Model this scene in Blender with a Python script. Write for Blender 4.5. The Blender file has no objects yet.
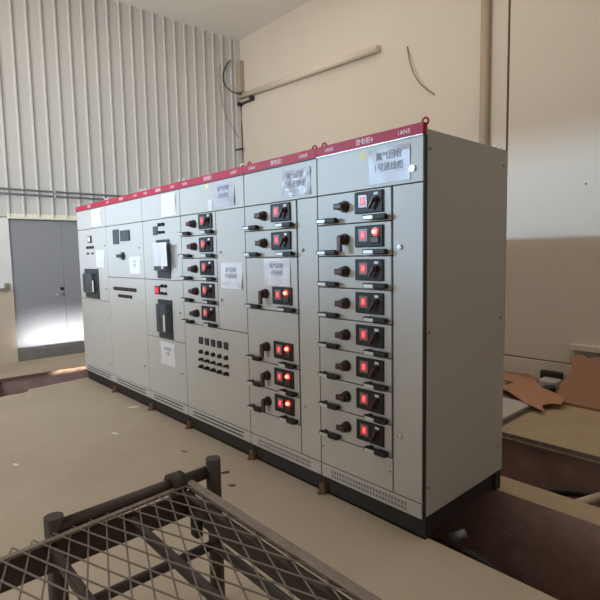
import bpy, bmesh, math, random
from mathutils import Vector, Matrix
random.seed(7)
C = bpy.context.scene.collection
PI = math.pi

# ------------------------------------------------------------------ materials
def mat(name, col, rough=0.6, metal=0.0, noise=None, bump=0.0, emit=None, spec=0.5, coat=0.0):
    m = bpy.data.materials.new(name); m.use_nodes = True
    nt = m.node_tree; b = nt.nodes['Principled BSDF']
    b.inputs['Base Color'].default_value = (*col, 1)
    b.inputs['Roughness'].default_value = rough
    b.inputs['Metallic'].default_value = metal
    b.inputs['Specular IOR Level'].default_value = spec
    b.inputs['Coat Weight'].default_value = coat
    if noise:
        scale, amt, col2 = noise
        tc = nt.nodes.new('ShaderNodeTexCoord')
        n = nt.nodes.new('ShaderNodeTexNoise'); n.inputs['Scale'].default_value = scale
        n.inputs['Detail'].default_value = 8; n.inputs['Roughness'].default_value = 0.62
        r = nt.nodes.new('ShaderNodeValToRGB')
        r.color_ramp.elements[0].position = 0.5 - amt; r.color_ramp.elements[1].position = 0.5 + amt
        r.color_ramp.elements[0].color = (*col2, 1); r.color_ramp.elements[1].color = (*col, 1)
        nt.links.new(tc.outputs['Object'], n.inputs['Vector'])
        nt.links.new(n.outputs['Fac'], r.inputs['Fac'])
        nt.links.new(r.outputs['Color'], b.inputs['Base Color'])
        if bump:
            bp = nt.nodes.new('ShaderNodeBump'); bp.inputs['Strength'].default_value = bump
            bp.inputs['Distance'].default_value = 0.02
            n2 = nt.nodes.new('ShaderNodeTexNoise'); n2.inputs['Scale'].default_value = scale * 9
            n2.inputs['Detail'].default_value = 5
            nt.links.new(tc.outputs['Object'], n2.inputs['Vector'])
            nt.links.new(n2.outputs['Fac'], bp.inputs['Height'])
            nt.links.new(bp.outputs['Normal'], b.inputs['Normal'])
    if emit:
        b.inputs['Emission Color'].default_value = (*emit[0], 1)
        b.inputs['Emission Strength'].default_value = emit[1]
    return m

M = {}
M['paint'] = mat('cabinet_grey_enamel', (0.455, 0.455, 0.44), 0.42, noise=(1.6, 0.3, (0.435, 0.435, 0.42)), spec=0.4)
M['side'] = mat('cabinet_side_enamel', (0.455, 0.455, 0.44), 0.5, noise=(1.2, 0.3, (0.435, 0.435, 0.42)))
M['red'] = mat('crimson_strip', (0.36, 0.02, 0.05), 0.5, spec=0.25)
M['white'] = mat('white_lettering', (0.72, 0.60, 0.60), 0.5)
M['seal'] = mat('black_door_seal', (0.025, 0.03, 0.03), 0.6)
M['black'] = mat('black_plastic', (0.014, 0.014, 0.016), 0.5, spec=0.3)
M['navy'] = mat('breaker_dark_grey', (0.025, 0.03, 0.038), 0.4)
M['navy2'] = mat('breaker_slate', (0.045, 0.055, 0.068), 0.4)
M['knob'] = mat('dark_maroon_plastic', (0.030, 0.012, 0.014), 0.4)
M['knobred'] = mat('red_brown_grip', (0.050, 0.014, 0.015), 0.45)
M['silver'] = mat('brushed_aluminium', (0.56, 0.56, 0.55), 0.4, 0.3)
M['chrome'] = mat('chrome_lock', (0.7, 0.7, 0.7), 0.2, 1.0)
M['lcd'] = mat('lcd_frame_grey', (0.16, 0.15, 0.15), 0.3)
M['led'] = mat('lit_red_display', (0.5, 0.02, 0.03), 0.4, emit=((1.0, 0.03, 0.045), 0.5))
M['ledhot'] = mat('lit_red_digit', (0.8, 0.1, 0.1), 0.4, emit=((1.0, 0.16, 0.18), 1.6))
M['lamp'] = mat('lit_indicator_lamp', (1, 0.4, 0.3), 0.3, emit=((1.0, 0.17, 0.12), 3.2))
M['redglass'] = mat('red_indicator_lens', (0.35, 0.02, 0.02), 0.25, emit=((1.0, 0.03, 0.03), 0.35))
M['paper'] = mat('white_paper', (0.90, 0.90, 0.93), 0.75)
M['film'] = mat('glossy_plastic_sleeve', (0.76, 0.76, 0.83), 0.3)
M['ink'] = mat('grey_ink', (0.26, 0.26, 0.34), 0.7)
M['yellow'] = mat('yellow_sticker', (0.75, 0.68, 0.25), 0.6)
M['steel'] = mat('blackened_steel', (0.035, 0.03, 0.028), 0.5, 0.2, noise=(14, 0.3, (0.055, 0.04, 0.033)))
M['plinth'] = mat('dark_channel_steel', (0.018, 0.015, 0.013), 0.7)
M['wire'] = mat('dull_wire', (0.22, 0.19, 0.165), 0.45, 0.4)
M['barlight'] = mat('worn_grey_bar', (0.27, 0.24, 0.21), 0.5, 0.2, noise=(18, 0.25, (0.17, 0.135, 0.105)))
M['rust'] = mat('rusty_bracket', (0.17, 0.10, 0.055), 0.8, noise=(30, 0.2, (0.09, 0.05, 0.03)))
M['floor'] = mat('dusty_concrete', (0.54, 0.47, 0.375), 0.8, noise=(1.1, 0.22, (0.45, 0.385, 0.30)), bump=0.15)
M['screed'] = mat('beam_screed', (0.43, 0.325, 0.21), 0.85, noise=(3, 0.25, (0.36, 0.265, 0.175)), bump=0.15)
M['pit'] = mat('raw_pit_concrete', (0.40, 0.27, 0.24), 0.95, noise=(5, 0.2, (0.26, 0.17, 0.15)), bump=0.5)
M['clad'] = mat('profiled_sheet_ivory', (0.57, 0.565, 0.55), 0.42, noise=(0.7, 0.3, (0.53, 0.525, 0.51)))
M['plaster'] = mat('cream_plaster', (0.65, 0.60, 0.525), 0.85, noise=(0.8, 0.3, (0.61, 0.56, 0.49)), bump=0.05)
M['pier'] = mat('white_distemper', (0.74, 0.76, 0.76), 0.85, noise=(2.5, 0.25, (0.62, 0.63, 0.61)), bump=0.1)
M['beige'] = mat('matte_beige', (0.55, 0.46, 0.37), 0.7, noise=(3, 0.2, (0.49, 0.41, 0.33)), bump=0.1)
M['door'] = mat('grey_steel_door', (0.31, 0.32, 0.355), 0.42, 0.2)
M['sill'] = mat('door_sill_grey', (0.19, 0.18, 0.175), 0.7, noise=(8, 0.2, (0.15, 0.14, 0.135)))
M['trim'] = mat('ivory_flashing', (0.78, 0.75, 0.62), 0.45)
M['conduit'] = mat('grey_conduit', (0.22, 0.24, 0.25), 0.4, 0.3)
M['pvc'] = mat('ivory_pvc', (0.66, 0.60, 0.51), 0.5)
M['pipebrown'] = mat('taupe_pipe', (0.40, 0.325, 0.25), 0.6)
M['cable'] = mat('black_cable', (0.02, 0.017, 0.016), 0.6)
M['cablegrey'] = mat('faded_thin_cable', (0.16, 0.12, 0.09), 0.7)
M['card'] = mat('brown_cardboard', (0.43, 0.225, 0.135), 0.85, noise=(6, 0.25, (0.39, 0.20, 0.12)))
M['card2'] = mat('brown_cardboard_dark', (0.33, 0.175, 0.105), 0.85, noise=(4, 0.25, (0.29, 0.155, 0.095)))
M['roof'] = mat('white_roof_sheet', (0.82, 0.81, 0.78), 0.6)
M['scrap'] = mat('white_scrap', (0.85, 0.8, 0.7), 0.8)
M['leaf'] = mat('brown_scrap', (0.12, 0.07, 0.04), 0.8)
M['panelpale'] = mat('pale_sheet_panel', (0.46, 0.45, 0.42), 0.5)
M['label'] = mat('white_label', (0.7, 0.68, 0.66), 0.6)

# ------------------------------------------------------------------ mesh builder
class MB:
    def __init__(s): s.bm = bmesh.new()
    def box(s, x0, x1, y0, y1, z0, z1, bev=0.0, mtx=None):
        g = bmesh.ops.create_cube(s.bm, size=1.0)
        vs = g['verts']
        T = Matrix.Translation(((x0+x1)/2, (y0+y1)/2, (z0+z1)/2)) @ Matrix.Diagonal((abs(x1-x0), abs(y1-y0), abs(z1-z0), 1))
        bmesh.ops.transform(s.bm, matrix=T, verts=vs)
        if bev:
            es = list({e for v in vs for e in v.link_edges})
            r = bmesh.ops.bevel(s.bm, geom=es, offset=bev, segments=2, affect='EDGES', profile=0.5)
            vs = list({v for f in r['faces'] for v in f.verts} | {v for v in vs if v.is_valid})
        if mtx: bmesh.ops.transform(s.bm, matrix=mtx, verts=vs)
        return s
    def cyl(s, a, b, r, r2=None, n=20):
        a = Vector(a); b = Vector(b); d = b-a
        g = bmesh.ops.create_cone(s.bm, cap_ends=True, segments=n, radius1=r, radius2=r if r2 is None else r2, depth=d.length)
        q = Vector((0, 0, 1)).rotation_difference(d.normalized()).to_matrix().to_4x4()
        bmesh.ops.transform(s.bm, matrix=Matrix.Translation((a+b)/2) @ q, verts=g['verts'])
        return s
    def tube(s, pts, r, n=8):
        pts = [Vector(p) for p in pts]; rings = []
        up = Vector((0, 0, 1))
        for i, p in enumerate(pts):
            t = (pts[min(i+1, len(pts)-1)] - pts[max(i-1, 0)]).normalized()
            a = t.cross(up)
            if a.length < 1e-3: a = t.cross(Vector((0, 1, 0)))
            a.normalize(); b = t.cross(a).normalized()
            rings.append([s.bm.verts.new(p + r*(math.cos(2*PI*k/n)*a + math.sin(2*PI*k/n)*b)) for k in range(n)])
        for i in range(len(rings)-1):
            for k in range(n):
                s.bm.faces.new((rings[i][k], rings[i][(k+1) % n], rings[i+1][(k+1) % n], rings[i+1][k]))
        s.bm.faces.new(rings[0]); s.bm.faces.new(rings[-1])
        return s
    def prism(s, pts, z0, z1):                      # outline in xy, extruded in z
        lo = [s.bm.verts.new((x, y, z0)) for x, y in pts]
        hi = [s.bm.verts.new((x, y, z1)) for x, y in pts]
        n = len(pts)
        s.bm.faces.new(lo); s.bm.faces.new(hi)
        for i in range(n): s.bm.faces.new((lo[i], lo[(i+1) % n], hi[(i+1) % n], hi[i]))
        return s
    def prismy(s, pts, y0, y1):                     # outline in xz, extruded in y
        lo = [s.bm.verts.new((x, y0, z)) for x, z in pts]
        hi = [s.bm.verts.new((x, y1, z)) for x, z in pts]
        n = len(pts)
        s.bm.faces.new(lo); s.bm.faces.new(hi)
        for i in range(n): s.bm.faces.new((lo[i], lo[(i+1) % n], hi[(i+1) % n], hi[i]))
        return s
    def torus(s, c, R, r, axis='y', n=20, k=8):
        c = Vector(c); rings = []
        for i in range(n):
            a = 2*PI*i/n
            e = Vector((math.cos(a), 0, math.sin(a))) if axis == 'y' else Vector((0, math.cos(a), math.sin(a)))
            w = Vector((0, 1, 0)) if axis == 'y' else Vector((1, 0, 0))
            rings.append([s.bm.verts.new(c + e*(R + r*math.cos(2*PI*j/k)) + w*r*math.sin(2*PI*j/k)) for j in range(k)])
        for i in range(n):
            for j in range(k):
                s.bm.faces.new((rings[i][j], rings[i][(j+1) % k], rings[(i+1) % n][(j+1) % k], rings[(i+1) % n][j]))
        return s

BASE = {}
def obj(name, mb, material, parent=None, smooth=False, base=None, mats=None):
    me = bpy.data.meshes.new(name)
    bmesh.ops.recalc_face_normals(mb.bm, faces=mb.bm.faces[:])
    if smooth:
        for f in mb.bm.faces: f.smooth = len(f.verts) == 4
    mb.bm.to_mesh(me); mb.bm.free()
    o = bpy.data.objects.new(name, me); C.objects.link(o)
    for m_ in (mats or [material]): me.materials.append(m_)
    if parent is not None:
        b = BASE[parent.name]; me.transform(Matrix.Translation(-b)); o.parent = parent; BASE[o.name] = b
    else:
        b = Vector(base) if base is not None else Vector((0, 0, 0))
        me.transform(Matrix.Translation(-b)); o.location = b; BASE[o.name] = b
    return o
def thing(name, label, cat, base, group=None):
    o = bpy.data.objects.new(name, None); C.objects.link(o); o.location = base
    o.empty_display_size = 0.1
    BASE[o.name] = Vector(base); o['label'] = label; o['category'] = cat
    if group: o['group'] = group
    return o
def tag(o, label, cat, group=None):
    o['label'] = label; o['category'] = cat
    if group: o['group'] = group
    return o
def struct(name, mb, m, **k):
    o = obj(name, mb, m, **k); o['kind'] = 'structure'; return o
def writing(name, body, x, y, z, size, m, parent, align='CENTER', wscale=1.0):
    cu = bpy.data.curves.new('t', 'FONT'); cu.body = body; cu.size = size
    cu.align_x = align; cu.align_y = 'CENTER'; cu.extrude = 0.0004; cu.space_line = 1.25
    cu.resolution_u = 2
    t = bpy.data.objects.new('t', cu); C.objects.link(t)
    dg = bpy.context.evaluated_depsgraph_get(); dg.update()
    me = bpy.data.meshes.new_from_object(t.evaluated_get(dg))
    bpy.data.objects.remove(t); bpy.data.curves.remove(cu)
    me.transform(Matrix.Diagonal((wscale, 1, 1, 1)))
    me.transform(Matrix.Rotation(PI/2, 4, 'X')); me.transform(Matrix.Translation((x, y, z)))
    me.materials.clear(); me.materials.append(m)
    o = bpy.data.objects.new(name, me); C.objects.link(o); o.parent = parent
    b = BASE[parent.name]; me.transform(Matrix.Translation(-b)); BASE[o.name] = b
    return o

# ------------------------------------------------------------------ the setting
XL, YB = -7.45, 4.20
edge = [(-5.47, 0.06), (-5.46, -0.12), (-5.43, -0.34), (-5.40, -0.5), (-5.395, -0.62), (-5.385, -0.70), (-5.36, -0.745),
        (-5.27, -0.76), (-5.245, -0.85), (-5.255, -1.0), (-5.2, -1.2), (-5.22, -2.0), (-5.2, -8.0)]
f = MB(); f.prism(edge + [(6, -8), (6, 0.06)], -0.6, 0.0)
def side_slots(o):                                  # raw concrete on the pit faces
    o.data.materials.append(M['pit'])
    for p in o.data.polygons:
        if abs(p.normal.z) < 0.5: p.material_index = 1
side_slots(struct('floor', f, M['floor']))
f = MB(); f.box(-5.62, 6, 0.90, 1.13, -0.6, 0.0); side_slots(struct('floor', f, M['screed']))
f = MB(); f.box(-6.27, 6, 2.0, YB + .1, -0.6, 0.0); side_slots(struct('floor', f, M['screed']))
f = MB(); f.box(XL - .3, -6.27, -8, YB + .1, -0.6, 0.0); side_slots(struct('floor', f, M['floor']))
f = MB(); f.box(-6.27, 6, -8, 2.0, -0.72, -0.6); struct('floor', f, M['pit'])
f = MB(); f.box(-5.6, 6, 1.955, 2.0, -0.05, -0.035).box(-5.6, 6, 1.985, 2.0, -0.05, 0.002)
struct('trim_1', f, M['barlight'])
f = MB(); f.box(-6.27, -6.235, -8, 2.0, -0.035, 0.003); struct('trim_2', f, M['rust'])
# plaster patch and steel post in the left pit
f = MB(); f.box(-6.27, -6.2, -1.02, -0.90, -0.45, -0.01, 0.008); struct('trim_3', f, M['beige'])
f = MB(); f.box(-6.27, -6.17, -1.16, -1.03, -0.5, -0.0, 0.004); struct('trim_4', f, M['rust'])

# left wall: masonry up to 2.36 with the door opening, profiled sheet above
ZH = 2.335
D0, D1 = -0.385, 1.17
f = MB(); f.box(XL-.2, XL+.03, -6.55, D0, 0, ZH-.02, 0.006).box(XL-.2, XL+.03, D1, YB, 0, ZH-.02)
lw = struct('wall_left', f, M['pier'])
f = MB(); f.box(XL+.03, XL+.034, -6.5, D0-0.004, 0.0, 1.18).box(XL+.03, XL+.034, D1, YB, 0.0, 1.18)
struct('wall_left', f, M['beige'])  # left wall is beige below, white above
f = MB()
pitch, y = 0.2177, -0.142 - 0.2177*36
pts = []                                            # ribbed sheet profile (y, offset)
while y < YB + 0.05:
    pts += [(y-0.024, 0.0), (y-0.014, 0.028), (y+0.006, 0.028), (y+0.010, -0.012), (y+0.018, -0.012), (y+0.022, 0.0)]
    y += pitch
pts = [(a, b) for a, b in pts if -6.5 < a < YB]
pts = [(-6.55, 0.0)] + pts + [(YB, 0.0)]
fr = [[f.bm.verts.new((XL + o_, a, z)) for a, o_ in pts] for z in (ZH, 6.2)]
for i in range(len(pts)-1): f.bm.faces.new((fr[0][i], fr[0][i+1], fr[1][i+1], fr[1][i]))
f.box(XL-.2, XL-.02, -6.55, YB, ZH, 6.2)
struct('wall_left', f, M['clad'])
f = MB(); f.box(XL-.02, XL+.075, D0-.01, YB, ZH-.035, ZH-.005, .004).box(XL-.02, XL+.012, D0-.01, YB, ZH-.005, ZH+.05)
struct('trim_5', f, M['trim'])
# corner flashing where sheet meets plaster
f = MB(); f.box(XL, XL+.05, YB-.13, YB-.005, ZH+.05, 6.2, .004); struct('trim_6', f, M['clad'])

# back wall, joint, kerb
f = MB(); f.box(XL-.2, -1.545, YB, YB+.2, 0, 6.2).box(-1.52, 6.2, YB, YB+.2, 0, 6.2).box(-1.56, -1.5, YB+.02, YB+.2, 0, 6.2)
struct('wall_back', f, M['plaster'])
f = MB(); f.box(-1.548, -1.528, YB-.004, YB+.02, 0.24, 6.2); struct('trim_7', f, M['leaf'])
f = MB(); f.box(XL, 6, YB-.035, YB, 0, 0.232, .004); struct('baseboard_back', f, M['plaster'])
f = MB(); f.box(XL, 6, YB-.012, YB-.001, 0.232, 0.247); struct('trim_8', f, M['leaf'])
f = MB(); f.box(6, 6.2, -8, YB+.2, -.6, 6.2); struct('wall_right', f, M['plaster'])
# front wall with clerestory window (high, at the left) and an open gateway
f = MB()
WX0, WX1, WZ0, WZ1 = -7.4, -4.6, 3.17, 3.64
GX0, GX1, GZ = -3.6, 0.6, 3.2
f.box(XL-.2, WX0, -6.55, -6.4, 0, 6.2).box(WX0, WX1, -6.55, -6.4, 0, WZ0).box(WX0, WX1, -6.55, -6.4, WZ1, 6.2)
f.box(WX1, GX0, -6.55, -6.4, 0, 6.2).box(GX0, GX1, -6.55, -6.4, GZ, 6.2).box(GX1, 6.2, -6.55, -6.4, 0, 6.2)
struct('wall_front', f, M['plaster'])
f = MB(); f.box(XL-.2, 6.2, -8, YB+.2, 6.2, 6.3); struct('ceiling', f, M['roof'])

# steel double door
d = MB(); YS = 0.40
d.box(XL-.04, XL, D0, YS-.003, 0.2, ZH-.035, .003)
door = struct('door_1', d, M['door'])
d = MB(); d.box(XL-.04, XL, YS+.003, D1, 0.2, ZH-.035, .003); struct('door_2', d, M['door'])
h = MB(); h.cyl((XL, 0.355, 1.055), (XL+.055, 0.355, 1.055), .013).cyl((XL+.05, 0.36, 1.055), (XL+.05, 0.235, 1.05), .011)
h.cyl((XL, 0.355, 1.055), (XL+.012, 0.355, 1.055), .032)
obj('door_handle', h, M['chrome'], door, True)
h = MB(); h.cyl((XL, 0.355, 1.145), (XL+.02, 0.355, 1.145), .028); obj('door_lock', h, M['black'], door, True)
d = MB(); d.box(XL-.2, XL+.05, D0, D1, 0.0, 0.2, .004); struct('trim_9', d, M['sill'])
d = MB(); d.box(XL-.045, XL+.004, D0-.02, D0, 0.2, ZH-.03).box(XL-.045, XL+.004, D0, D1, ZH-.055, ZH-.035); struct('trim_10', d, M['sill'])

# conduits and pipes fixed to the walls
def wall_run(name, label, z, yend):
    r = MB(); r.cyl((XL+.05, -6.3, z), (XL+.05, yend, z), .016, n=12)
    o = obj(name, r, M['conduit'], None, True, base=(XL+.05, -1.0, z))
    s = MB()
    for yy in (-3.2, -1.9, 0.3, 1.6, 2.9):
        s.box(XL+.03, XL+.07, yy, yy+.03, z-.022, z+.022)
    obj('clamp', s, M['silver'], o)
    tag(o, label, 'conduit', None)
wall_run('conduit', 'upper of the two grey conduits running along the ribbed metal wall', 2.765, 4.1)
wall_run('conduit', 'lower of the two grey conduits on the ribbed wall, just above the door', 2.69, 4.1)
r = MB(); r.cyl((-1.825, YB-.065, 0.25), (-1.825, YB-.065, 6.2), .058, n=24)
tag(obj('drain_pipe', r, M['pipebrown'], None, True, base=(-1.825, YB-.065, .25)), 'vertical taupe pipe on the plaster wall behind the nearest cabinet', 'pipe')
r = MB(); r.cyl((-7.36, YB-.08, 5.02), (-3.6, YB-.08, 4.86), .055, n=24)
p_ = obj('wall_pipe', r, M['pvc'], None, True, base=(-7.36, YB-.08, 5.02))
tag(p_, 'ivory pipe running along the plaster wall from the room corner, high up', 'pipe')
r = MB(); r.box(-7.4, -6.92, YB-.1, YB-.001, 4.865, 4.88).box(-7.4, -7.34, YB-.11, YB-.001, 4.84, 4.91).box(-6.98, -6.92, YB-.1, YB-.001, 4.86, 4.94)
obj('pipe_bracket', r, M['steel'], p_)
r = MB(); r.box(-7.42, -7.26, YB-.12, YB-.001, 5.1, 5.75, .01)
tag(obj('junction_box', r, M['pipebrown'], None, base=(-7.34, YB-.06, 5.1)), 'taupe vertical box in the room corner above the ivory pipe', 'electrical box')
def bez(p0, p1, p2, p3, n=18):
    out = []
    for i in range(n+1):
        t = i/n
        out.append(tuple((1-t)**3*a + 3*(1-t)**2*t*b + 3*(1-t)*t*t*c_ + t**3*e for a, b, c_, e in zip(p0, p1, p2, p3)))
    return out
r = MB(); r.tube(bez((-7.40, 3.95, 5.75), (-7.43, 3.6, 5.35), (-7.43, 3.78, 5.05), (-7.18, 4.07, 5.02)), .013)
tag(obj('cable', r, M['cable'], None, True, base=(-7.4, 3.95, 5.5)), 'black cable looping out of the room corner to the ivory pipe', 'cable')
r = MB(); r.tube(bez((-7.40, 3.70, 5.6), (-7.40, 3.60, 4.7), (-7.40, 3.85, 4.5), (-7.40, 4.10, 4.18)), .006)
tag(obj('cable', r, M['cablegrey'], None, True, base=(-7.4, 3.7, 5.0)), 'thin faded cable hanging down the ribbed wall near the corner', 'cable')
r = MB(); r.tube([(-7.375, YB-.02, 4.85), (-7.38, YB-.02, 4.4), (-7.37, YB-.02, 3.9), (-7.375, YB-.02, 3.1), (-7.37, YB-.02, 2.4)], .010)
tag(obj('cable', r, M['leaf'], None, True, base=(-7.375, YB-.02, 2.4)), 'straight dark cable down the corner between ribbed and plaster walls', 'cable')
r = MB(); r.box(-7.44, -7.22, YB-.16, YB-.13, 3.90, 3.93)
tag(obj('cable_bracket', r, M['steel'], None, base=(-7.33, YB-.14, 3.9)), 'small dark bracket crossing the cable in the room corner', 'bracket')
r = MB(); r.tube(bez((-3.10, YB-.008, 4.75), (-2.98, YB-.10, 4.3), (-2.85, YB-.10, 4.1), (-2.62, YB-.008, 3.93)), .008)
tag(obj('loose_wire', r, M['cablegrey'], None, True, base=(-3.1, YB-.04, 4.7)), 'loose wire dangling on the plaster wall above the nearest cabinet', 'wire')
r = MB(); r.box(XL+.030, XL+.10, -0.60, -0.475, 1.16, 1.205, .004).box(XL+.034, XL+.085, -0.51, -0.455, 1.19, 1.28, .004)
tag(obj('gate_latch', r, M['barlight'], None, base=(XL+.034, -.55, 1.16)), 'small metal latch on the white pier left of the grey door', 'latch')
r = MB(); r.cyl((-.573, YB-.006, 2.414), (-.573, YB, 2.414), .010)
tag(obj('wall_plug', r, M['leaf'], None, base=(-.573, YB, 2.414)), 'tiny dark plug hole on the bare plaster wall at right', 'wall plug')
r = MB(); r.box(-0.66, 0.6, YB-.10, YB+.0, 0.43, 0.50, .006)
tag(obj('cable_duct', r, M['pvc'], None, base=(-.1, YB-.05, .40)), 'ivory duct low on the plaster wall behind the large cardboard', 'duct')

# ------------------------------------------------------------------ switchgear
XE = [0, -0.812, -1.622, -2.628, -3.437, -4.437, -5.425]     # right to left
ZB, ZG, ZD, ZS, ZT = 0.130, 0.222, 2.022, 2.268, 2.332
G = 0.004
def lock(par, x, z, r=0.011):
    m = MB(); m.cyl((x, 0, z), (x, -.012, z), r, n=14).cyl((x, -.01, z), (x, -.016, z), r*.6, n=12)
    obj('door_lock', m, M['chrome'], par, True)
def panel(par, name, x0, x1, z0, z1):
    m = MB(); m.box(x0+G, x1-G, 0.0, 0.022, z0+G*.8, z1-G*.8, .0025)
    return obj(name, m, M['paint'], par)
def grille(par, x0, x1, slots):
    m = MB(); m.box(x0+G, x1-G, 0.0, 0.022, ZB+.001, ZG-G*.8, .0025)
    g = obj('ventilation_panel', m, M['paint'], par)
    s = MB()
    if slots:
        n = 26; w = (x1-x0-.2)/n
        for k in range(n):
            for zz in (0.187, 0.158):
                s.box(x0+.1+k*w, x0+.1+k*w+w*.55, -.0012, .004, zz-.009, zz+.009)
    else:
        for zz in (0.192, 0.160):
            s.box(x0+.10, x1-.10, -.0012, .004, zz-.006, zz+.006)
    obj('vent_slots', s, M['seal'] if not slots else M['lcd'], g)
    return g
def drawer(par, x0, x1, z0, z1, lit, seam_x):
    """withdrawable unit; all fittings are keyed to its lower seam"""
    d = panel(par, 'drawer', x0, x1, z0, z1)
    xa, xb = x0+.035, x1-.01
    zh = z0+.018
    for hx in (xa, xb-.165):                                  # pull handles across the seam
        m = MB(); m.box(hx, hx+.165, -.054, -.024, zh-.006, zh+.022, .004).box(hx+.085, hx+.15, -.050, 0, zh-.010, zh+.016, .003)
        m.box(hx+.01, hx+.03, -.035, 0, zh+.002, zh+.020)
        h = obj('pull_handle', m, M['black'], d)
        m = MB(); m.box(hx+.008, hx+.080, -.0555, -.046, zh-.004, zh+.016, .001); obj('handle_plate', m, M['silver'], d)
    kx, kz = x0+.245, z0+.105 + (0.0 if z1-z0 < .3 else 0.02)
    m = MB(); m.cyl((kx, 0, kz), (kx, -.014, kz), .036, n=28).cyl((kx, -.014, kz), (kx, -.046, kz), .034, .028, n=28)
    k = obj('rotary_switch', m, M['knob'], d, True)
    m = MB()
    if lit:
        m.box(kx-.017, kx+.017, -.066, -.044, kz-.078, kz+.024, .007)
    else:
        m.box(kx-.046, kx+.024, -.064, -.044, kz-.019, kz+.019, .008)
    obj('switch_grip', m, M['knobred'], d)
    px = x0+.332; pz = z0+.053; W, H = .213, .128
    m = MB(); m.box(px, px+W, -.014, 0, pz, pz+H, .005)
    obj('display_panel', m, M['black'], d)
    m = MB(); m.box(px+.034, px+.100, -.0165, -.012, pz+.034, pz+.108, .001); obj('screen_frame', m, M['lcd'], d)
    m = MB(); m.box(px+.048, px+.086, -.018, -.015, pz+.047, pz+.095, .001); obj('display_screen', m, M['led'], d)
    writing('display_digit', '8', px+.067, -.0186, pz+.071, .043, M['ledhot'], d)
    if lit:
        m = MB(); m.cyl((px+.163, -.012, pz+.088), (px+.163, -.036, pz+.088), .0155, .012, n=18)
        obj('indicator_lamp', m, M['lamp'], d, True)
        m = MB(); m.cyl((px+.163, -.012, pz+.088), (px+.163, -.020, pz+.088), .026, n=22); obj('lamp_lens', m, M['redglass'], d, True)
        m = MB(); m.box(px+.128, px+.192, -.024, -.012, pz+.020, pz+.062, .006); obj('interlock_block', m, M['knobred'], d)
    else:
        m = MB(); m.box(px+.152, px+.182, -.0165, -.012, pz+.100, pz+.116, .001); obj('name_label', m, M['label'], d)
        m = MB(); m.cyl((px+.165, -.012, pz+.075), (px+.165, -.034, pz+.075), .019, n=16)
        m.box(-.009, .009, -.050, -.032, -.062, .012, .004, mtx=Matrix.Translation((px+.165, 0, pz+.075)) @ Matrix.Rotation(math.radians(32), 4, 'Y'))
        obj('selector_lever', m, M['knobred'], d)
    return d
def breaker(par, x0, x1, z0, z1, bx0, bx1, bz0, bz1, proj, slot):
    m = MB(); m.box(x0, x1, -.014, 0, z0, z1, .004); b = obj('circuit_breaker', m, M['navy'], par)
    m = MB(); m.box(bx0, bx1, -proj, -.012, bz0, bz1, .005); 
    m.box(bx0+.01, bx0+.08, -proj-.004, -proj+.002, bz0+.02, bz1-.02, .002)
    obj('breaker_body', m, M['navy2'], par)
    m = MB(); m.box(slot-.012, slot+.012, -proj-.010, -proj, bz0+.02, bz0+.02+(bz1-bz0)*.58, .003)
    obj('breaker_handle', m, M['label'], par)
def lamp_row(par, xs, z, r, m_, sq=False, name='indicator_lamp'):
    for x in xs:
        m = MB()
        if sq: m.box(x-.027, x+.027, -.014, 0, z-.031, z+.031, .003)
        else: m.cyl((x, 0, z), (x, -.026, z), r, r*.85, n=16)
        obj(name, m, m_ if not isinstance(m_, dict) else m_.get(round(x, 2), M['black']), par, not sq)

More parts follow.
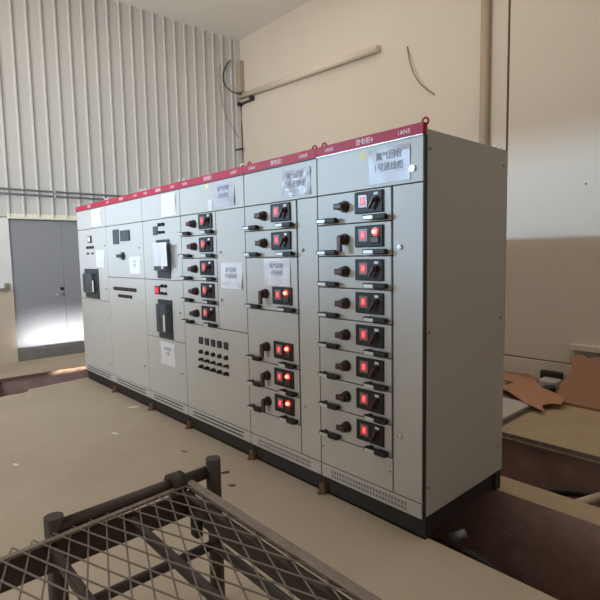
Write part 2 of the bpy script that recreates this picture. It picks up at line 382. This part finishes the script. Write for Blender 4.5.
desc = ['grey switchgear cabinet nearest the camera with eight drawers and bare side panel',
        'grey switchgear cabinet second from the near end with lit red indicator lamps on four drawers',
        'grey switchgear cabinet with five drawers above a door of small buttons in rows',
        'narrow grey switchgear cabinet with two black circuit breakers, one covered by paper',
        'grey switchgear cabinet with two square meters and two short rows of dark buttons',
        'grey switchgear cabinet at the far end beside the steel door, one black breaker']
cabs = []
for i in range(6):
    x1, x0 = XE[i], XE[i+1]
    t = thing('switchgear_cabinet', desc[i], 'electrical cabinet', ((x0+x1)/2, 0.485, 0.0), 'grey switchgear cabinets in one row')
    cabs.append(t)
    m = MB(); m.box(x0+.002, x1-.002, 0.0225, .968, ZB, 2.302, .002)
    obj('carcass', m, M['side'] if i == 0 else M['paint'], t)
    m = MB(); m.box(x0+.001, x1-.001, 0.03, .10, 0, ZB-.001).box(x0+.001, x1-.001, .88, .95, 0, ZB-.001)
    m.box(x0+.01, x1-.01, 0.03, .06, 0.0, .012).box(x1-.06, x1-.02, .1, .88, .0, ZB-.001).box(x0+.02, x0+.06, .1, .88, .0, ZB-.001)
    obj('base_channel', m, M['plinth'], t)
    m = MB(); m.box(x0, x0+.011, 0.004, .024, ZB, ZS-.004).box(x1-.004, x1, 0.004, .024, ZB, ZS-.004)
    m.box(x0, x1, .019, .024, ZB, ZS)
    obj('door_seal', m, M['seal'], t)
    if i == 0:
        m = MB(); m.box(-.001, .004, -.001, .030, ZB, ZS, .001); obj('corner_seal', m, M['seal'], t)
        for yy, zz in ((.06, 2.2), (.91, 2.2), (.06, 1.2), (.91, 1.2), (.06, .3), (.91, .3)):
            m = MB(); m.cyl((-.001, yy, zz), (.004, yy, zz), .008, n=12); obj('screw', m, M['chrome'] if 0 else M['wire'], t, True)
    m = MB(); m.box(x0, x1, -.006, .03, ZS+.002, ZT, .003)
    s = obj('name_strip', m, M['red'], t)
    m = MB(); m.box(x0+.002, x1-.002, -.0075, 0.0, ZS-.003, ZS+.003); obj('strip_edge', m, M['silver'] if i == 0 else M['seal'], s)
    if i < 5: writing('strip_text', '1AN%d' % (5-i), x1-.125, -.0068, (ZS+ZT)/2, .036, M['white'], s)
    if i > 0 or True: writing('strip_text', '1AN%d' % max(1, 5-i), x0+.115, -.0068, (ZS+ZT)/2, .034, M['white'], s) if i < 5 else None
    writing('strip_text', ['馈电柜4', '馈电柜2', '馈电柜1', '联络柜', '电容柜', '进线柜'][i], (x0+x1)/2, -.0068, (ZS+ZT)/2, .038, M['white'], s)
    for ex, ey in ((x1-.012 if i == 0 else x1-.05, .03), (x0+.04, .03), (x1-.05, .93), (x0+.05, .93)):
        m = MB(); m.torus((ex, ey, ZT+.008 if ey < .5 else 2.325), .019, .006).cyl((ex, ey, 2.30), (ex, ey, 2.315), .012)
        obj('lifting_eye', m, M['red'] if (ey < .5 and i < 2) else M['silver'], t, True)
    if i < 5:
        m = MB(); m.box(x0-.014, x0+.034, -.012, .029, 0.0, .075, .006).cyl((x0+.0, -.02, .02), (x0+.0, .0, .02), .016)
        m.box(x0-.014, x0+.01, -.035, .02, 0, .012, .003)
        obj('base_clip', m, M['rust'], t)
    panel(t, 'top_door', x0, x1, ZD, ZS)

c6, c5, c4, c3, c2, c1 = cabs
def unit_zs(): return [1.83 - .2*k for k in range(8)]
# nearest cabinet
for k, z in enumerate(unit_zs()):
    drawer(c6, -.812, -.212, z, (ZD if k == 0 else z+.2), k == 1, 0)
blank = panel(c6, 'blank_panel', -.812, -.205, ZG, .43)
m = MB(); m.cyl((-.79, 0, .345), (-.79, -.004, .345), .006, n=10).cyl((-.225, 0, .345), (-.225, -.004, .345), .006, n=10); obj('screw', m, M['wire'], c6)
cd = panel(c6, 'cable_door', -.205, 0, ZG, ZD); lock(cd, -.152, 1.678, .014); lock(cd, -.152, .583, .014)
lock([o for o in c6.children if o.name.startswith('top_door')][0], -.068, 2.10, .016)
grille(c6, -.812, 0, True)
# second cabinet
for z, z1, lit in ((1.83, ZD, 0), (1.63, 1.83, 0), (1.235, 1.63, 1), (.832, 1.235, 1), (.63, .832, 1), (.43, .63, 1)):
    drawer(c5, -1.622, -1.020, z, z1, lit, 0)
panel(c5, 'blank_panel', -1.622, -1.013, ZG, .43)
cd = panel(c5, 'cable_door', -1.013, -.812, ZG, ZD); lock(cd, -.965, 1.677, .013); lock(cd, -.965, .585, .013)
grille(c5, -1.622, -.812, True)
# third cabinet: five drawers, button door
for k in range(5):
    z = 1.83 - .2*k; drawer(c4, -2.628, -2.035, z, (ZD if k == 0 else z+.2), 0, 0)
cd = panel(c4, 'cable_door', -2.035, -1.622, 1.03, ZD); lock(cd, -1.97, 1.68, .012); lock(cd, -1.97, 1.28, .012)
bd = panel(c4, 'button_door', -2.628, -1.622, ZG, 1.03)
xs = [-2.334 + .1005*k for k in range(5)]
lamp_row(bd, xs, .892, 0, M['navy'], True, 'meter')
lamp_row(bd, xs, .790, .020, M['black'])
for k, x in enumerate(xs):
    for z, r_ in ((.718, .014), (.652, .018)):
        m = MB(); m.cyl((x-.012, 0, z), (x-.012, -.03, z), r_, r_*.8, n=14).box(x+.008, x+.024, -.012, 0, z-.018, z+.016, .002)
        obj('push_button', m, M['knobred'] if (k == 4 and z > .7) else M['black'], bd, False)
grille(c4, -2.628, -1.622, False)
# fourth cabinet: two breaker doors
ud = panel(c3, 'breaker_door', -3.437, -2.628, 1.42, ZD)
breaker(c3, -3.118, -2.855, 1.437, 1.818, -3.062, -2.835, 1.515, 1.775, .075, -2.87)
m = MB(); m.box(-3.18, -3.09, -.012, 0, 1.868, 1.955, .003); obj('panel_meter', m, M['navy2'], ud)
lamp_row(ud, [-3.035, -2.962], 1.965, .018, M['black']); lamp_row(ud, [-3.035, -2.962], 1.89, .015, M['black'])
ld = panel(c3, 'breaker_door', -3.437, -2.628, .825, 1.42)
breaker(c3, -3.138, -2.852, .836, 1.225, -3.06, -2.862, .905, 1.185, .075, -2.885)
m = MB(); m.box(-3.195, -3.095, -.014, 0, 1.272, 1.358, .003); obj('panel_meter', m, M['black'], ld)
m = MB(); m.box(-3.182, -3.108, -.017, -.010, 1.284, 1.346, .002); obj('meter_screen', m, M['led'], ld)
lamp_row(ld, [-3.04, -2.965], 1.36, .017, M['black']); lamp_row(ld, [-3.04, -2.965], 1.286, .015, M['black'])
b3 = panel(c3, 'lower_door', -3.437, -2.628, ZG, .825)
lock(ud, -2.675, 1.663); lock(ld, -2.69, 1.114); lock(b3, -2.70, .521)
grille(c3, -3.437, -2.628, False)
# fifth cabinet
ud = panel(c2, 'meter_door', -4.437, -3.437, 1.42, ZD)
m = MB(); m.box(-4.21, -4.055, -.014, 0, 1.805, 1.972, .003); obj('panel_meter', m, M['navy2'], ud)
m = MB(); m.box(-3.985, -3.755, -.02, 0, 1.835, 1.952, .003); obj('panel_meter', m, M['navy2'], ud)
m = MB(); m.cyl((-3.955, 0, 1.668), (-3.955, -.02, 1.668), .045, n=20).box(-4.04, -3.91, -.055, -.02, 1.648, 1.688, .008); obj('changeover_switch', m, M['navy'], ud)
ld = panel(c2, 'lower_door', -4.437, -3.437, ZG, 1.42)
lamp_row(ld, [-4.225 + .0685*k for k in range(9)], 1.292, .022, M['knob'], name='push_button')
lamp_row(ld, [-4.095 + .060*k for k in range(6)], 1.211, .020, M['knob'], name='push_button')
lock(ud, -3.52, 1.75); lock(ld, -3.53, 1.17); lock(ld, -3.53, .47)
grille(c2, -4.437, -3.437, False)
# far cabinet
ud = panel(c1, 'breaker_door', -5.425, -4.437, 1.118, ZD)
breaker(c1, -5.215, -4.742, 1.135, 1.515, -5.175, -4.855, 1.205, 1.455, .055, -4.80)
m = MB(); m.box(-5.03, -4.915, -.014, 0, 1.845, 1.935, .003); ob = obj('panel_meter', m, M['navy'], ud)
m = MB(); m.box(-5.01, -4.95, -.017, -.01, 1.86, 1.92, .002); obj('meter_screen', m, M['label'], ud)
lamp_row(ud, [-5.06, -4.965, -4.87], 1.787, .018, M['navy']); lamp_row(ud, [-5.05, -4.885], 1.71, .013, M['navy2'])
ld = panel(c1, 'lower_door', -5.425, -4.437, ZG, 1.118)
lock(ud, -4.49, 1.80); lock(ud, -4.50, 1.27); lock(ld, -4.51, .90); lock(ld, -4.51, .34)
grille(c1, -5.425, -4.437, False)

# ------------------------------------------------------------------ taped paper notices
def sheet(x0, x1, z0, z1, y, m_, label, text=None, size=.055, lines_z=None, curl=0.006):
    mb = MB(); nx, nz = 8, 6; g = []
    for a in range(nx+1):
        row = []
        for b in range(nz+1):
            u, v = a/nx, b/nz
            off = .0015 + curl*(max(0, u-.75)*4)**2*(0.5+0.5*math.sin(v*5+x0*9)) + curl*.35*math.sin(u*7+v*4+x0*3)
            row.append(mb.bm.verts.new((x0+(x1-x0)*u, y-.0015-abs(off)*(0 if v == 1 else 1), z0+(z1-z0)*v)))
        g.append(row)
    for a in range(nx):
        for b in range(nz): mb.bm.faces.new((g[a][b], g[a+1][b], g[a+1][b+1], g[a][b+1]))
    r = bmesh.ops.solidify(mb.bm, geom=mb.bm.faces[:], thickness=.0015)
    o = obj('paper_notice', mb, m_, None, base=((x0+x1)/2, y, z0))
    tag(o, label, 'paper notice', 'paper notices taped to the cabinets')
    if text:
        writing('handwritten_text', text, (x0+x1)/2, y-.0015-curl*1.0, lines_z or (z0+(z1-z0)*.6), size, M['ink'], o, wscale=.92)
    return o
sheet(-.374, -.085, 2.045, 2.240, 0, M['film'], 'lavender sheet in clear sleeve on the top door of the nearest cabinet', '氮气回收\n1号进线柜', .050, curl=.004)
sheet(-1.168, -.872, 2.045, 2.228, 0, M['film'], 'wrinkled sheet in clear sleeve on the top door of the second cabinet from the camera', '氮气回收\n2号进线柜', .046, curl=.012)
sheet(-1.392, -1.092, 1.422, 1.620, 0, M['paper'], 'white sheet hung above the first lit drawer of the second cabinet', '氮气回收\n1号进线', .042, curl=.008)
sheet(-1.975, -1.672, 1.378, 1.590, 0, M['paper'], 'white sheet on the narrow blank door beside the five-drawer stack', '氮气回收\n1号进线柜', .042, curl=.008)
sheet(-2.055, -1.745, 2.045, 2.242, 0, M['film'], 'glossy sheet on the top door above the five-drawer stack', '氮气回收\n3号进线', .046, curl=.006)
sheet(-2.142, -2.070, 2.035, 2.122, 0, M['paper'], 'small white slip left of the glossy sheet above the five-drawer stack', curl=.002)
sheet(-2.990, -2.700, 2.038, 2.252, 0, M['paper'], 'blank white sheet on the top door of the narrow two-breaker cabinet', curl=.003)
sheet(-3.045, -2.765, 1.560, 1.785, -.0795, M['paper'], 'white sheet covering the upper black breaker', curl=.002)
sheet(-3.138, -2.838, .562, .795, 0, M['paper'], 'white sheet with faint lines below the lower black breaker', '备用电源\n2号柜', .040, curl=.003)
sheet(-3.808, -3.522, 1.470, 1.655, 0, M['paper'], 'white sheet below the two square meters', '计量\n专用', .035, curl=.003)
sheet(-4.800, -4.530, 1.535, 1.745, 0, M['paper'], 'narrow white sheet above the breaker of the far-end cabinet', curl=.003)
sheet(-4.885, -4.570, 2.040, 2.255, 0, M['paper'], 'pale sheet on the top door of the far-end cabinet by the steel door', curl=.003)
m = MB(); m.box(-.44, -.40, -.001, 0.0, 2.205, 2.235)
tag(obj('sticker', m, M['yellow'], None, base=(-.42, 0, 2.195)), 'small yellow sticker on the top door of the nearest cabinet', 'sticker')
m = MB(); m.box(-2.175, -2.135, -.001, 0.0, 2.225, 2.25)
tag(obj('sticker', m, M['yellow'], None, base=(-2.155, 0, 2.225)), 'tiny yellow sticker on the top door above the five-drawer stack', 'sticker')

# ------------------------------------------------------------------ foreground steel stand with mesh deck
st = thing('steel_stand', 'black pipe stand with diamond mesh deck in the left foreground', 'metal stand', (-.42, -1.15, 0))
for px, py, zt in ((-.387, -1.118, .715), (-.393, -1.806, .695), (1.02, -1.145, .68), (1.02, -2.05, .60)):
    m = MB(); m.cyl((px, py, 0), (px, py, zt), .034, n=24).torus((px, py, 0.01), .001, .001)
    obj('leg', m, M['steel'], st, True)
m = MB(); m.cyl((-.405, -1.12, .65), (-.385, -1.80, .65), .029, n=24); obj('side_rail', m, M['steel'], st, True)
m = MB(); m.cyl((-.387, -1.12, .30), (-.39, -1.80, .30), .022, n=20); obj('lower_rail', m, M['steel'], st, True)
m = MB(); m.cyl((-.400, -1.275, .65), (-.398, -1.335, .65), .050, n=24).cyl((-.400, -1.26, .65), (-.400, -1.275, .65), .036, .050, n=24)
obj('pipe_coupling', m, M['steel'], st, True)
m = MB(); m.cyl((-.372, -1.13, .30), (1.02, -1.145, .30), .022, n=16).cyl((1.02, -2.05, .56), (1.02, -1.145, .56), .025, n=16)
obj('cross_rail', m, M['steel'], st, True)
zd = .652
m = MB(); m.box(-.012, .012, -.82, .0, -.012, .0, .003, mtx=Matrix.Translation((-.363, -1.240, zd)) @ Matrix.Rotation(math.radians(4.0), 4, 'Z')); obj('deck_edge', m, M['barlight'], st)
m = MB(); m.box(-.375, 1.05, -1.275, -1.235, zd-.02, zd+.004, .004); obj('deck_edge', m, M['barlight'], st)
m = MB(); m.box(-.345, 1.04, -1.31, -1.28, zd-.06, zd-.022, .003).box(-.34, -.325, -2.04, -1.25, zd-.13, zd-.02, .003).box(-.34, 1.04, -1.29, -1.278, zd-.13, zd-.02, .003)
m.box(-.345, 1.04, -1.56, -1.53, zd-.06, zd-.03, .003).box(-.345, 1.04, -1.85, -1.82, zd-.06, zd-.03, .003)
obj('deck_frame', m, M['steel'], st)
m = MB()
X0, X1, Y0, Y1 = -.36, 1.03, -2.04, -1.25
for s_ in (.36, -.36):
    c = -4.0
    while c < 4.0:                                  # lines y = s*x + c clipped to the deck
        pts_ = []
        xa, xb = X0, X1
        ya, yb = s_*xa + c, s_*xb + c
        lo, hi = (Y0 - c)/s_, (Y1 - c)/s_
        a_, b_ = max(X0, min(lo, hi)), min(X1, max(lo, hi))
        if b_ - a_ > .01:
            m.cyl((a_, s_*a_+c, zd-.006+.008*s_), (b_, s_*b_+c, zd-.006+.008*s_), .0032, n=6)
        c += .066
obj('mesh_deck', m, M['wire'], st)
m = MB(); m.box(-.19, -.135, -1.36, -1.325, zd-.13, zd-.05, .012); obj('wire_tie', m, M['black'], st)

# ------------------------------------------------------------------ things behind and in the pits
def flat_poly(name, pts2, th, m_, label, cat, mtx, holes=()):
    mb = MB(); mb.prism(pts2, 0, th)
    bmesh.ops.transform(mb.bm, matrix=mtx, verts=mb.bm.verts[:])
    o = obj(name, mb, m_, None, base=mtx.translation); tag(o, label, cat); return o
# pale sheet panel lying on the back floor
pp = thing('sheet_panel', 'pale flat sheet metal panel lying behind the nearest cabinet', 'metal panel', (-1.1, 2.5, 0))
m = MB(); m.box(-1.9, -.58, 2.13, 2.86, .0, .055, .003); o_ = obj('tray', m, M['panelpale'], pp)
m = MB(); m.box(-.60, -.555, 2.10, 2.88, 0.0, .022, .002).box(-.59, -.565, 2.10, 2.88, .03, .045, .002); obj('rim', m, M['wire'], pp)
# flattened carton piece
ca = [(-1.55, 3.35), (-1.35, 3.62), (-1.10, 3.66), (-.86, 3.60), (-.70, 3.40), (-.52, 3.30), (-.385, 3.20), (-.345, 3.00),
      (-.42, 2.97), (-.475, 2.86), (-.41, 2.72), (-.37, 2.69), (-.60, 2.78), (-.90, 3.02), (-1.2, 3.15)]
mb = MB()
mb.prism([(x+.9, y-3.1) for x, y in ca], 0, .006)
Mx = Matrix.Translation((-.9, 3.1, .085)) @ Matrix.Rotation(math.radians(2.0), 4, 'Y') @ Matrix.Rotation(math.radians(3), 4, 'X')
bmesh.ops.transform(mb.bm, matrix=Mx, verts=mb.bm.verts[:])
o = obj('cardboard_sheet', mb, M['card'], None, base=(-.9, 3.1, .06))
tag(o, 'torn flattened cardboard lying on the floor behind the nearest cabinet', 'cardboard')
m = MB(); m.box(-1.12, -1.0, 3.32, 3.34, .105, .12).box(-1.04, -1.02, 3.22, 3.34, .102, .117)
obj('torn_slot', m, M['leaf'], o)
m = MB(); m.prism([(-1.75, 3.75), (-1.6, 4.05), (-1.15, 4.08), (-.95, 3.95), (-.9, 3.72), (-1.2, 3.68)], 0.0, .05)
tag(obj('cardboard_sheet', m, M['card2'], None, base=(-1.3, 3.9, 0)), 'darker folded cardboard behind the torn cardboard, at the wall foot', 'cardboard')
# big sheet leaning against the wall
prof = [(-.47, 0), (-.49, .10), (-.52, .24), (-.45, .50), (-.48, .58), (-.53, .69), (-.47, .75), (-.39, .755), (-.34, .71), (-.28, .745), (-.1, .755), (.25, .76), (.75, .75), (.75, 0)]
mb = MB(); mb.prismy(prof, 0, .012)
Mx = Matrix.Translation((-.02, 3.35, .0)) @ Matrix.Rotation(math.radians(4), 4, 'Z') @ Matrix.Rotation(math.radians(-58), 4, 'X')
bmesh.ops.transform(mb.bm, matrix=Mx, verts=mb.bm.verts[:])
zmin = min(v.co.z for v in mb.bm.verts); bmesh.ops.translate(mb.bm, vec=(0, 0, -zmin+.002), verts=mb.bm.verts[:])
tag(obj('cardboard_sheet', mb, M['card2'], None, base=(0, 3.35, 0)), 'large brown cardboard sheet leaning back against the plaster wall', 'cardboard')
m = MB(); m.box(-.62, 1.0, 3.22, 3.30, .0, .03, .004)
tag(obj('wood_batten', m, M['card2'], None, base=(.2, 3.26, 0)), 'brown batten at the foot of the leaning cardboard', 'batten')
# scraps between the cartons
m = MB(); m.box(-.88, -.66, 3.74, 3.92, .0, .10, .02); o = obj('plastic_bag', m, M['silver'], None, base=(-.85, 3.8, 0)); tag(o, 'small grey plastic bag between the cardboard pieces', 'bag')
m = MB(); m.box(-1.00, -.74, 4.085, 4.16, 0, .13, .02); tag(obj('rubble_piece', m, M['cable'], None, base=(-.88, 4.05, 0)), 'dark lump at the wall foot behind the grey bag', 'debris')
m = MB(); m.prism([(-.74, 3.50), (-.76, 3.62), (-.68, 3.73), (-.62, 3.60), (-.66, 3.50)], 0, .07)
tag(obj('rubble_piece', m, M['cable'], None, base=(-.6, 3.5, 0)), 'dark scrap between the grey bag and the leaning cardboard', 'debris')
# pit: cable bundle and pipe stub
m = MB(); m.tube(bez((-.5, 1.55, -.50), (.15, 1.95, -.22), (.75, 1.8, -.05), (1.5, 1.6, -.45)), .035)
m.tube(bez((-.3, 1.50, -.52), (.2, 1.85, -.30), (.8, 1.7, -.12), (1.5, 1.5, -.5)), .03)
tag(obj('cable_bundle', m, M['cable'], None, True, base=(.3, 1.7, -.55)), 'thick black cables arching in the trench behind the concrete beam', 'cable')
m = MB(); m.cyl((.33, 1.13, -.10), (.44, 1.62, -.14), .030, n=18)
tag(obj('pipe_stub', m, M['beige'], None, True, base=(.35, 1.2, -.1)), 'pale pipe stub poking across the dark trench behind the beam', 'pipe')
m = MB(); m.tube(bez((-.6, .30, -.58), (-.2, .28, -.1), (.1, .4, -.05), (.55, .55, -.58)), .035)
tag(obj('power_cable', m, M['cable'], None, True, base=(0, .4, -.58)), 'black power cable rising in the pit under the nearest cabinet', 'cable')
m = MB(); m.cyl((.0, .30, -.10), (.07, .36, -.06), .026, n=16)
tag(obj('cable_end', m, M['conduit'], None, True, base=(0, .3, -.1)), 'pale cable end seen beneath the nearest cabinet side', 'cable end')

# floor litter
def scrap(name, x, y, s, m_, label, cat, rot):
    mb = MB(); n = 7
    mb.prism([((.6+.4*random.random())*s*math.cos(2*PI*k/n)*1.5, (.6+.4*random.random())*s*.5*math.sin(2*PI*k/n)) for k in range(n)], 0, .006)
    bmesh.ops.transform(mb.bm, matrix=Matrix.Translation((x, y, .002)) @ Matrix.Rotation(rot, 4, 'Z') @ Matrix.Rotation(.0, 4, 'X'), verts=mb.bm.verts[:])
    tag(obj(name, mb, m_, None, base=(x, y, 0)), label, cat)
scrap('paper_scrap', -2.87, -1.43, .035, M['scrap'], 'white paper scrap at the far left edge of the floor', 'scrap', .4)
scrap('paper_scrap', -2.99, -.57, .04, M['scrap'], 'white paper scrap in the middle of the open floor', 'scrap', .2)
scrap('paper_scrap', -3.66, 0-.09, .06, M['scrap'], 'white paper scrap close to the cabinet base', 'scrap', 1.0)
scrap('paper_scrap', -2.14, -.32, .025, M['barlight'], 'faint grey scrap right of the open floor, near the buttoned cabinet', 'scrap', .4)
scrap('dirt_clod', -1.555, -.30, .035, M['leaf'], 'dark crumb just beside the pipe stand leg', 'debris', 1.2)
scrap('dirt_clod', -1.34, -.385, .028, M['leaf'], 'smaller dark crumb nearer the camera than the first by the pipe stand', 'debris', .8)

# ------------------------------------------------------------------ lights
def area(name, loc, target, sx, sy, power, col, spread=180):
    l = bpy.data.lights.new(name, 'AREA'); l.shape = 'RECTANGLE'; l.size = sx; l.size_y = sy
    l.energy = power; l.color = col; l.spread = math.radians(spread)
    o = bpy.data.objects.new(name, l); C.objects.link(o); o.location = loc
    d = (Vector(target) - Vector(loc)).to_track_quat('-Z', 'Y'); o.rotation_euler = d.to_euler()
    return o
area('clerestory_daylight', (-7.6, -8.4, 3.76), (-1.5, 4.2, 3.0), 1.7, .10, 225, (0.48, 0.74, 1.0), 90)
area('gateway_daylight', (-1.9, -6.3, 1.65), (-5.0, 0, 1.2), 4.2, 3.0, 96, (1.0, 0.945, 0.86))
area('left_wall_fill', (1.2, -6.3, 1.9), (-7.45, 1.0, 2.3), 1.6, 1.6, 38, (0.52, 0.78, 1.0), 46)  # added lamp, no window there; cool light for the left wall and far cabinets
area('upper_wall_fill', (-4.0, -6.2, 3.4), (-6.6, 3.8, 5.0), 2.4, .8, 100, (1.0, 0.90, 0.80), 95)  # unseen lamp put in to warm the upper walls, standing in for bounce
area('overhead_fill', (-1.0, 0.5, 6.1), (-1.0, 0.5, 0), 9, 6, 106, (1.0, 0.86, 0.73))  # invented overhead fill raising the warm ambient; the roof has no opening
area('side_panel_fill', (5.9, -2.5, 1.6), (0, 0, 1.2), 2.0, 2.6, 24, (1.0, 0.88, 0.78))  # extra warm lamp without a doorway, lifts the nearest cabinet's side panel
area('door_foot_fill', (-5.88, .36, -.06), (-7.45, .36, .36), 1.1, .03, 4.0, (1.0, .96, .9), 34)  # hidden lamp added to make the foot of the steel door glow

w = bpy.data.worlds.new('world'); bpy.context.scene.world = w; w.use_nodes = True
w.node_tree.nodes['Background'].inputs['Color'].default_value = (.75, .85, 1, 1)
w.node_tree.nodes['Background'].inputs['Strength'].default_value = 0.4

# ------------------------------------------------------------------ camera
yaw, pit, rol, fpx = 0.8347, -0.0917, -0.0189, 493.74
fw = Vector((-math.sin(yaw)*math.cos(pit), math.cos(yaw)*math.cos(pit), math.sin(pit)))
r_ = fw.cross(Vector((0, 0, 1))).normalized(); u_ = r_.cross(fw)
r2 = math.cos(rol)*r_ + math.sin(rol)*u_; u2 = -math.sin(rol)*r_ + math.cos(rol)*u_
cam = bpy.data.cameras.new('camera'); co = bpy.data.objects.new('camera', cam); C.objects.link(co)
mx = Matrix((r2, u2, -fw)).transposed().to_4x4(); mx.translation = Vector((1.5329, -2.2944, 1.6459))
co.matrix_world = mx; cam.sensor_width = 36; cam.lens = 36*fpx/600; cam.clip_start = .05
sc = bpy.context.scene; sc.camera = co
sc.view_settings.view_transform = 'Standard'; sc.view_settings.look = 'None'
sc.view_settings.exposure = 0.2; sc.view_settings.gamma = 1; sc.view_settings.use_curve_mapping = False
